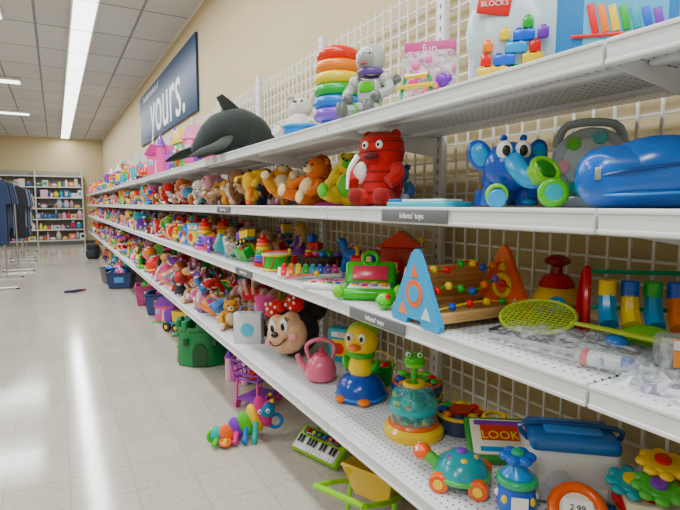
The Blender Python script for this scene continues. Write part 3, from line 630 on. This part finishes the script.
q.put((1.38,2.66,z3),-20)
place('car',1.42,1.72,z3,h=.12,vi=1); place('ball',1.5,1.53,z3,h=.1); place('train',1.46,2.34,z3,h=.16); place('tea',1.31,2.12,z3,h=.13,vi=0); place('sorter',1.32,1.93,z3,h=.13,vi=1); place('dino',1.5,2.52,z3,h=.2,vi=1)
place('drum',1.13,2.80,z3,h=.13,vi=2); place('ring',1.14,3.05,z3,h=.2,rz=0); place('blocks',1.42,2.95,z3,h=.2)
fill(z3,[1.12,1.30,1.48],3.25,6.5,HARD+['pbunny','pdog','bunny','doll'],.27,.19,tip=.5)
p3=empty('toy_assortment'); fill(z3,[1.12,1.30,1.48],6.6,19.8,SOFT+HARD,.3,.19,p3)

# ---------------- BOTTOM SHELF ----------------
q=B('plush_mouse_head'); Bk=F('#141214'); Sk=F('#e9bd98'); Rb=F('#d01424')
q.ell((0,.03,.145),(.155,.13,.145),Bk,seg=24,n=16); q.ell((0,-.045,.13),(.135,.085,.115),Sk,seg=24,n=14)
for s in(-1,1):
    q.ell((s*.05,-.05,.185),(.06,.075,.07),Sk); q.ell((s*.15,.06,.265),(.085,.035,.085),Bk,(0,s*15,0),seg=20)
    q.ell((s*.042,-.122,.175),(.026,.012,.042),WHT); q.ell((s*.038,-.132,.168),(.014,.006,.024),BLK)
    for i in range(3): q.tube([(s*(.055+.008*i),-.125,.205-.006*i),(s*(.068+.01*i),-.13,.222-.008*i)],.0025,BLK,sub=1,seg=5)
    q.ell((s*.075,-.04,.295),(.07,.04,.05),Rb,(0,s*20,0),seg=20)
    for (dx,dz) in((.04,.0),(.07,.025),(.1,.0),(.07,-.025),(.105,.03)): q.ell((s*dx,-.078,.295+dz),(.01,.005,.01),F('#f8f4f0'),seg=8,n=5)
    q.ell((s*.085,-.115,.1),(.03,.012,.022),F('#f0a0a0'))
q.ell((0,-.07,.29),(.026,.03,.032),Rb); q.ell((0,-.12,.11),(.06,.045,.04),Sk); q.ell((0,-.165,.13),(.024,.018,.018),BLK)
q.tube([(-.06,-.14,.1),(-.03,-.155,.075),(0,-.16,.068),(.03,-.155,.075),(.06,-.14,.1)],.004,BLK)
q.put((1.25,2.82,z4),-58,ry=-16,rx=-10,sc=1.05)
q=B('toy_kettle'); Pk=P('#e0708c'); q.lathe([(.06,0),(.08,.015),(.085,.06),(.07,.11),(.04,.135),(.035,.14)],Pk,seg=28); q.lathe([(.038,.138),(.034,.148),(.01,.155),(.008,.165),(.016,.172),(0,.182)],P('#c8506e'))
q.tube([(-.07,0,.05),(-.11,0,.1),(-.125,0,.14)],[.022,.015,.013],Pk); q.tube([(-.06,0,.115),(-.075,0,.19),(0,0,.225),(.075,0,.19),(.06,0,.115)],.011,Pk,seg=10); q.put((1.21,2.39,z4),-30,sc=1.0)
q=B('toy_musical_chick'); Y=P('#f2d11c'); Bl=P('#1548a8')
q.lathe([(.105,0),(.115,.015),(.112,.05),(.085,.095),(.05,.115)],Bl,seg=28); q.tor((0,0,.02),.112,.008,P('#2f7ad8')); q.lathe([(.05,.11),(.062,.14),(.05,.185),(.045,.2)],Y)
q.ell((0,0,.265),(.078,.072,.075),Y); q.ell((0,-.078,.25),(.03,.03,.016),P('#f08018')); q.tor((0,0,.205),.05,.014,P('#3cae3a')); q.ell((0,.02,.3),(.075,.06,.05),P('#8cc83a'))
for s in(-1,1): q.ell((s*.03,-.062,.29),(.018,.012,.022),WHT); q.ell((s*.03,-.073,.288),(.009,.005,.012),BLK,seg=8,n=6); q.ell((s*.07,0,.155),(.018,.035,.035),P('#3cae3a'),(0,s*25,0)); q.ell((s*.055,-.1,.02),(.03,.03,.014),P('#f08018'))
q.ell((-.05,-.06,.075),(.02,.01,.02),P('#e0241b')); q.put((1.27,2.07,z4),-55,sc=1.08)
q=B('ball_popper_toy'); Gn=P('#4cb82a')
q.lathe([(.115,0),(.12,.01),(.118,.03),(.1,.045),(.095,.045)],P('#f2c81c'),seg=32); q.lathe([(.1,.04),(.102,.05),(.096,.06)],P('#e06a18'),seg=32)
q.lathe([(.093,.05),(.094,.13),(.078,.175),(.04,.2)],mat('#4fc0b8','c'),seg=28); q.lathe([(.05,.05),(.06,.1),(.04,.14),(0,.15)],P('#1a9a90'),seg=20); q.tor((0,0,.2),.036,.01,P('#f2c81c')); q.lathe([(.094,.1),(.097,.11),(.094,.12)],P('#28a8b0'),seg=28)
for i in range(12):
    t=i*.9; q.ell((.072*math.cos(t),.072*math.sin(t),.068+.028*(i%3)),.0135,P(cs[i%5]),seg=10,n=8)
q.cyl((0,0,.2),.012,.07,Gn); q.ell((0,0,.29),(.042,.036,.03),Gn); q.ell((0,-.02,.28),(.036,.025,.012),P('#7ad83a')); 
for s in(-1,1): q.ell((s*.022,-.012,.32),.016,Gn); q.ell((s*.022,-.024,.323),(.01,.006,.01),WHT,seg=8,n=6); q.ell((s*.022,-.03,.323),.005,BLK,seg=6,n=4); q.ell((s*.045,-.01,.245),(.02,.012,.01),Gn)
q.put((1.255,1.63,z4),-40,sc=1.05)
def disc_toy(loc,cols,r=.13,h=.035):
    q=B('toy_play_disc'); q.cyl((0,0,0),r,h,P(cols[0]),seg=32); q.tor((0,0,h-.005),r-.012,.01,P(cols[1])); q.cyl((0,0,h-.005),r*.45,.02,P(cols[2]))
    for i in range(8):
        t=i*math.pi/4; q.ell((r*.68*math.cos(t),r*.68*math.sin(t),h+.003),(.022,.022,.014),P((cs+cols)[i]),seg=12,n=6)
    q.put(loc,0)
disc_toy((1.45,1.86,z4),['#2f9a3a','#f2c81c','#1a7ad0'],.12,.06); disc_toy((1.45,1.86,z4+.081),['#184c9a','#e0701a','#3cae3a'],.12)
disc_toy((1.46,1.575,z4),['#2a3a5a','#f2c81c','#c83a2a'],.11,.07)
q=B('learning_book_toy'); q.box((0,0,.02),(.25,.2,.036),P('#3a8a3a'),bv=.014,seg=3); q.box((0,0,.04),(.21,.16,.01),K('#f0ead8'),bv=.003); q.prism([(-.07,-.04),(.07,-.04),(.07,.03),(-.07,.03)],.004,K('#d8431c'),(0,.01,.046),(90,0,0)); q.text('LOOK',.05,K('#f6e030'),(0,.0,.0495),(0,0,0)); q.box((0,-.06,.046),(.16,.02,.003),K('#2a8fd0'),bv=0); q.box((0,.06,.046),(.18,.02,.003),K('#7a35b8'),bv=0)
q.tor((0,.115,.02),.04,.009,P('#f2c81c'),sc=(1,.5,1)); q.put((1.43,1.33,z4+.0),-35,rx=26)
q=B('toy_turtle'); T=P('#1c98a4'); Or=P('#e8641c')
q.lathe([(.09,0),(.1,.02),(.085,.06),(.045,.09),(0,.1)],T,(0,0,.035),seg=24); q.tor((0,0,.05),.098,.01,P('#48b85a')); q.box((0,0,.035),(.14,.12,.025),T,bv=.01)
for s in(-1,1):
    for x in(-.07,.07): q.cyl((x,s*.065,.036),.036,.03,Or,(-90*s,0,0)); q.cyl((x,s*.09,.036),.018,.012,P('#f2c81c'),(-90*s,0,0))
q.tube([(-.08,0,.06),(-.12,0,.09),(-.145,0,.1)],[.025,.024,.03],P('#58b84a')); q.ell((-.15,0,.105),(.036,.032,.032),Or)
for s in(-1,1): q.ell((-.165,s*.02,.12),.009,WHT,seg=8,n=6); q.ell((-.172,s*.022,.121),.005,BLK,seg=6,n=4)
for i in range(5): q.ell((.045*math.cos(i*1.257),.045*math.sin(i*1.257),.115),(.017,.017,.01),P(['#f2c81c','#58b84a','#e8641c','#8a4ab0','#f2c81c'][i]),seg=10,n=6)
q.ell((0,0,.133),(.02,.02,.01),P('#7a35b8')); q.put((1.155,1.235,z4),-50,sc=.9)
q=B('toy_ice_chest'); q.box((0,0,.095),(.26,.17,.17),P('#d6d8da'),bv=.03,seg=4); q.box((0,0,.19),(.25,.165,.05),P('#2a6ab8'),bv=.02,seg=4); q.box((0,0,.218),(.16,.1,.012),P('#3f8ad8'),bv=.005); q.cyl((-.05,-.08,.09),.035,.012,P('#c3c7ca'),(90,0,0)); q.tube([(-.12,0,.17),(-.13,0,.22),(.13,0,.22),(.12,0,.17)],.008,P('#1c4f96'))
q.box((.06,-.086,.06),(.05,.004,.03),K('#f0f0ee'),bv=0); q.put((1.43,1.03,z4),-40,sc=1.08)
q=B('sippy_cup'); q.lathe([(.03,0),(.045,.01),(.05,.04),(.045,.075),(.035,.09)],mat('#2a5fc8','p')); q.tor((0,0,.09),.04,.012,P('#3aa870')); q.lathe([(.036,.09),(.04,.105),(.02,.125),(.015,.14)],P('#2f8ad8'))
for i in range(6): q.ell((.028*math.cos(i*1.047),.028*math.sin(i*1.047),.15),(.018,.018,.012),P('#1f5fc0'))
q.ell((0,0,.158),(.018,.018,.012),P('#3aa870')); 
for i in range(8): q.ell((.045*math.cos(i*.785),.045*math.sin(i*.785),.05),(.01,.01,.012),P('#f2d11c' if i%2 else '#f2f2f2'),seg=8,n=6)
q.box((0,-.056,.05),(.04,.003,.04),K('#f6f6f2'),bv=0); q.put((1.195,1.035,z4),-40,sc=1.2)
q=B('toy_ring_with_price_tag'); q.tor((0,0,.02),.065,.018,P('#e8641c')); q.cyl((0,0,.005),.055,.02,P('#f4e8d8')); q.box((0,0,.034),(.08,.05,.003),K('#f8f8f6'),bv=0); q.text('2.99',.025,BLK,(0,0,.037),(0,0,0)); q.put((1.29,.895,z4),-50,rx=42)
q=books('#2a6ac8','#f2c81c','#e0241b'); q.put((1.47,.78,z4),-40,sc=1.1)
q=B('toy_flower_gears')
for (x,y,z,cc,dd) in((-.06,0,0,'#12a0b0','#f2d11c'),(.05,.02,0,'#2a6ac8','#e8641c'),(0,-.04,.03,'#58b84a','#7a35b8'),(.02,.03,.06,'#f2c81c','#e0241b')):
    for i in range(8): q.ell((x+.05*math.cos(i*.785),y+.05*math.sin(i*.785),z+.012),(.02,.02,.012),P(cc),seg=10,n=6)
    q.cyl((x,y,z),.048,.024,P(cc)); q.cyl((x,y,z+.02),.022,.014,P(dd))
q.put((1.47,.78,z4+.112),-50,rx=12)
place('tablet',1.2,.66,z4,sc=.9,vi=2); place('rattle',1.07,.86,z4,sc=.6)
place('doll',1.48,2.45,z4,h=.25); place('bucket',1.46,2.17,z4,h=.18)
place('boxed',1.5,2.62,z4,h=.2)
q=B('gift_bag'); q.box((0,0,.11),(.2,.09,.22),K('#d4d6d8'),bv=.004); q.tube([(-.05,-.04,.21),(-.04,-.04,.27),(.04,-.04,.27),(.05,-.04,.21)],.003,K('#3f8ac8')); q.prism(roundpoly(0,.1,.05,.05),.003,K('#58b8d8'),(0,-.047,0)); q.put((1.12,3.3,z4),-35,sc=.95)
fill(z4,[1.31,1.49],3.3,3.6,['doll','pdog'],.34,.2,tip=.5,heap=False)
fill(z4,[1.13,1.31,1.49],3.6,7.0,SOFT+['doll','ldoll','pdog','ball','boxed'],.4,.24,tip=.6)
p4=empty('toy_assortment'); fill(z4,[1.12,1.31,1.49],7.1,19.8,SOFT+HARD,.4,.22,p4)

# ---------------- FLOOR ITEMS ----------------
q=B('toy_caterpillar'); cc=['#20b0a8','#f06a28','#7a35b8','#58c030','#f2c81c','#e03a90','#1a7ad0']
pts=[(-.17,0,.05),(-.11,-.02,.055),(-.05,.01,.075),(.01,.0,.1),(.07,.01,.13),(.12,0,.17)]
for i,p in enumerate(pts): q.ell(p,(.048,.05,.05+.012*i),F(cc[i]),(0,-20,0)); 
for i,p in enumerate(pts[:-1]):
    for s in(-1,1): q.tube([(p[0],s*.035,p[2]-.01),(p[0]-.01,s*.075,.03),(p[0]-.02,s*.09,.018)],[.018,.015,.02],F(cc[(i+3)%7]))
q.ell((.14,-.01,.185),(.058,.055,.052),F('#1c8fc0'))
for s in(-1,1): q.tube([(.14,s*.02,.22),(.15,s*.04,.25),(.17,s*.05,.255)],.006,F('#e03a90')); q.ell((.175,s*.052,.256),.014,F('#f2c81c')); q.ell((.12+s*.025,-.06,.195),(.014,.008,.016),WHT,seg=8,n=6); q.ell((.12+s*.025,-.067,.195),.006,BLK,seg=6,n=4)
q.tor((-.19,-.01,.05),.035,.012,P('#58c030'),(80,0,20)); q.tor((-.12,-.08,.03),.03,.01,P('#f06a28'),(20,0,0)); q.tor((.2,.0,.1),.04,.012,P('#1a7ad0'),(80,20,0)); q.put((.985,3.03,0),-15)
q=B('toy_castle_bin'); G=P('#1e7a44')
q.lathe([(.2,0),(.24,.01),(.22,.3),(.235,.31),(.235,.34),(.21,.34),(.2,.04),(0,.04)],G,seg=10,sc=(1,.8,1))
for i in range(10):
    t=2*math.pi*(i+.5)/10; q.box((.215*math.cos(t),.172*math.sin(t),.36),(.055,.04,.07),G,(0,0,math.degrees(t)+90),bv=.008)
q.prism([(-.06,0),(.06,0),(.06,.13),(.04,.17),(0,.19),(-.04,.17),(-.06,.13)],.03,P('#0f4a28'),(0,-.185,.02)); 
for s in(-1,1): q.box((s*.12,-.17,.22),(.04,.03,.06),P('#0f4a28'),bv=.005); q.box((s*.23,0,.25),(.06,.12,.03),G,bv=.01)
q.put((1.18,4.8,0),-25,sc=1.08)
q=B('toy_shopping_cart'); V=P('#8a3fb0'); Pk=P('#ee5fa8')
for i in range(7): q.tube([(-.1,-.12+.04*i,.2),(.1,-.12+.04*i,.2)],.006,V,sub=1); q.tube([(-.12,-.14+.046*i,.33),(-.1,-.12+.04*i,.2)],.005,V,sub=1); q.tube([(.12,-.14+.046*i,.33),(.1,-.12+.04*i,.2)],.005,V,sub=1)
for z_ in(.2,.245,.29,.33):
    w_=.1+.02*(z_-.2)/.13; l_=.12+.02*(z_-.2)/.13
    q.tube([(-w_,-l_,z_),(w_,-l_,z_),(w_,l_,z_),(-w_,l_,z_),(-w_,-l_,z_)],.006,V,sub=1)
for s in(-1,1): q.tube([(s*.09,-.12,.04),(s*.09,-.11,.2)],.009,Pk,sub=1); q.tube([(s*.09,-.12,.05),(s*.09,.13,.05),(s*.1,.16,.3),(s*.1,.19,.38)],.009,Pk,sub=2)
q.tube([(-.1,.19,.38),(.1,.19,.38)],.012,Pk,sub=1); q.box((0,0,.06),(.18,.24,.02),V,bv=.006)
for s in(-1,1):
    for y_ in(-.11,.11): q.cyl((s*.09-.01,y_,.03),.03,.02,Pk,(0,90,0))
for i in range(5): q.ell((R.uniform(-.05,.05),-.08+.04*i,.24),.04,P(PAL[i][0]))
q.put((1.27,3.55,0),-60,sc=1.1)
q=B('toy_keyboard'); q.box((0,0,.03),(.36,.16,.05),P('#8cc020'),bv=.015,seg=3); q.box((0,-.03,.056),(.32,.08,.012),WHT,bv=.002)
for i in range(13): q.box((-.15+i*.025,-.03,.0625),(.0015,.08,.002),BLK,bv=0)
for i in (0,1,3,4,5,7,8,10,11): q.box((-.1375+i*.025,-.012,.066),(.012,.045,.01),BLK,bv=.002)
q.box((0,.045,.06),(.28,.04,.012),P('#26262a'),bv=.003); 
for i in range(6): q.cyl((-.11+i*.044,.045,.064),.01,.008,P(cs[i%5]),seg=10)
for s in(-1,1): q.tube([(s*.15,.06,.02),(s*.15,.11,-.05),(s*.15,.09,-.1)],.01,P('#2a2a2c'),sub=1)
q.put((1.33,2.6,0),-72,rx=38,sc=1.05)
q=B('toy_wheelbarrow'); Yl=P('#e8c414'); Lg=P('#8ccc28')
q.lathe([(.1,0),(.13,.01),(.19,.15),(.2,.16),(.19,.17),(.12,.03),(0,.03)],Yl,(0,0,.12),seg=4,r=(0,0,45),sc=(1,1,1))
for s in(-1,1): q.tube([(s*.05,.2,.1),(s*.1,.05,.13),(s*.14,-.15,.2),(s*.13,-.34,.27)],.012,Lg); q.tube([(s*.12,-.08,.18),(s*.13,-.1,.0)],.012,Lg,sub=1); 
q.tube([(-.13,-.34,.27),(.13,-.34,.27)],.014,Lg,sub=1); q.cyl((-.025,.22,.075),.075,.05,P('#2a2a2c'),(0,90,0)); q.cyl((-.03,.22,.075),.04,.06,Yl,(0,90,0)); q.tube([(-.05,.22,.075),(.05,.22,.075)],.012,Lg,sub=1)
q.put((1.30,1.93,0),-66)
def bin_(loc,c1,c2,rz):
    q=B('toy_storage_tote'); q.lathe([(.22,0),(.25,.01),(.29,.26),(.31,.265),(.31,.29),(.27,.29),(.23,.03),(0,.03)],P(c1),(0,0,0),(0,0,45),4,(1,1,1)); 
    for i in range(7): q.ell((R.uniform(-.12,.12),R.uniform(-.12,.12),.27),R.uniform(.05,.08),P(R.choice(PAL)[0]))
    q.box((0,-.2,.16),(.16,.02,.1),P(c2),(8,0,0),bv=.005); q.put(loc,rz)
bin_((.99,9.9,0),'#1c3560','#4a90d0',-20); bin_((.93,10.6,0),'#16243c','#d8e0e8',10); bin_((1.25,7.3,0),'#203a78','#f2c81c',-20); bin_((1.2,8.1,0),'#b03a78','#f2f2f2',-10)
place('house',1.22,5.45,0,h=.34,vi=1); place('truck',1.25,6.1,0,h=.26,vi=0); place('castle',1.3,4.1,0,h=.34,vi=1)
q=toy_house('#ee5fa8','#8a3fb0','#f7c8dd'); q.name='toy_dollhouse'; q.put((1.2,6.7,0),-40,sc=1.4)
p5=empty('toy_assortment'); fill(0,[1.28],11.3,19.5,['house','castle','boxed','truck','bucket','car'],.42,.4,p5,tip=.1,heap=False)
q=B('toy_snake'); q.tube([(-.16,0,.02),(-.1,.03,.02),(-.02,-.02,.025),(.06,.03,.025),(.14,0,.03)],[.012,.022,.024,.024,.02],F('#3a2a48'),seg=10); q.ell((.15,0,.035),(.035,.026,.022),F('#a8304a')); q.ell((-.05,.01,.035),(.03,.03,.02),F('#3f7ac8')); q.put((.22,9.7,0),5)
q=B('backpack'); Dk=F('#1c1e24'); q.box((0,0,.22),(.34,.2,.42),Dk,bv=.07,seg=4); q.box((0,-.11,.15),(.26,.08,.2),F('#2a2e38'),bv=.03,seg=3); q.tube([(-.04,0,.42),(0,0,.47),(.04,0,.42)],.01,Dk)
for s in(-1,1): q.tube([(s*.1,.1,.4),(s*.12,.15,.25),(s*.1,.1,.05)],.018,Dk,flat=.4)
q.put((.85,15.5,0),-40)

# ---------------- FAR SHELVES ----------------
q=B('far_display_shelf'); fx0,fx1=-3.2,.92; fy=21.6; FZ=2.7
q.box(((fx0+fx1)/2,21.93,FZ/2),(fx1-fx0,.03,FZ),mat('#8d8a80','s'),bv=0)
for i in range(7): q.box(((fx0+fx1)/2,fy+.05,.16+i*.39),(fx1-fx0,.5,.035),mat('#d0d0cc','s'),bv=.003)
for x in (fx0,-1.9,-.6,fx1): q.box((x,fy+.05,FZ/2),(.04,.52,FZ),mat('#c0c0bc','s'),bv=.003)
q.box(((fx0+fx1)/2,fy+.05,.07),(fx1-fx0,.5,.14),mat('#55524c','s'),bv=0)
hc=['#2c2a30','#c83a6a','#d8d4cc','#3f6aa0','#e87a3a','#f0a8c0','#5a8a58','#c04a90','#f0e060','#38a0c0','#b8c8d8','#e8d8e0','#f0f0ea']
for i in range(6):
    x=fx0+.06
    while x<fx1-.1:
        w_=R.uniform(.06,.24); h_=R.uniform(.1,.3)
        if x<-1.9<x+w_ or x<-.6<x+w_: x+=.05+w_*.2; 
        rr=R.random(); zb=.18+i*.39
        if rr<.3: q.lathe([(w_*.42,0),(w_*.45,.01),(w_*.45,h_*.65),(w_*.2,h_*.8),(w_*.2,h_)],P(R.choice(hc)),(x+w_/2,fy-.08,zb),seg=8)
        elif rr<.6: q.ell((x+w_/2,fy-.06,zb+h_/2),(w_/2,.09,h_/2),F(R.choice(hc)),seg=10,n=8); q.ell((x+w_/2,fy-.06,zb+h_*.95),(w_/3,.06,h_*.25),F(R.choice(hc)),seg=10,n=6)
        else: q.box((x+w_/2,fy-.08,zb+h_/2),(w_,.12,h_),K(R.choice(hc)),bv=.003); q.box((x+w_/2,fy-.142,zb+h_/2),(w_*.6,.004,h_*.5),K(R.choice(hc)),bv=0)
        x+=w_+.01
inst(q.mesh(False),'far_display_shelf',(0,0,0))

# ---------------- CLOTHES RACK ----------------
def rack(x,y0,y1,top,gc):
    E_=empty('clothing_rack',(x,(y0+y1)/2,0)); q=B('frame'); C=mat('#b8babc','m'); L=(y1-y0)/2
    q.tube([(0,-L,0),(0,-L,top),(0,L,top),(0,L,0)],.016,C,sub=1)
    for s in(-1,1): q.tube([(-.28,s*L,.03),(.28,s*L,.03)],.016,C,sub=1); q.cyl((-.28,s*L,0),.03,.02,BLK); q.cyl((.28,s*L,0),.03,.02,BLK)
    inst(q.mesh(False),'frame',(0,0,0),parent=E_)
    n=int((y1-y0-.1)/.09); 
    for i in range(n):
        g=B('garment'); yy=-L+.08+i*.09; cc=F(gc[i%len(gc)]); w_=R.uniform(.18,.26); b_=top-R.uniform(.85,1.3)
        g.prism([(-w_,top-.12),(-.06,top-.05),(.06,top-.05),(w_,top-.12),(w_+.05,top-.5),(w_-.03,top-.5),(w_-.04,b_),(-w_+.04,b_),(-w_+.03,top-.5),(-w_-.05,top-.5)],.05,cc,(0,yy,0))
        g.tube([(0,yy,top-.05),(0,yy,top-.0),(.015,yy,top+.02)],.004,C); inst(g.mesh(False),'garment',(0,0,0),parent=E_)
rack(-.93,10.6,12.3,2.0,['#26365a','#1f2a44','#a8acb4','#3a4a6a','#10131a','#6a86b0','#22324e','#7a2030'])
rack(-.78,13.4,15.6,1.95,['#16181e','#2b2f3a','#8a98b0','#22324e','#c03a50','#3a4a6a'])
rack(-.85,16.6,18.8,1.9,['#5a2030','#c8ccd4','#22324e','#d07090','#2b2f3a'])

# ---------------- CAMERA ----------------
cd=bpy.data.cameras.new('Camera'); co=bpy.data.objects.new('Camera',cd); SC.collection.objects.link(co)
co.location=(0,0,1.5); co.rotation_euler=(math.radians(90-5.71),0,math.radians(-29.07)); cd.sensor_width=36; cd.lens=27; cd.clip_start=.02
SC.camera=co
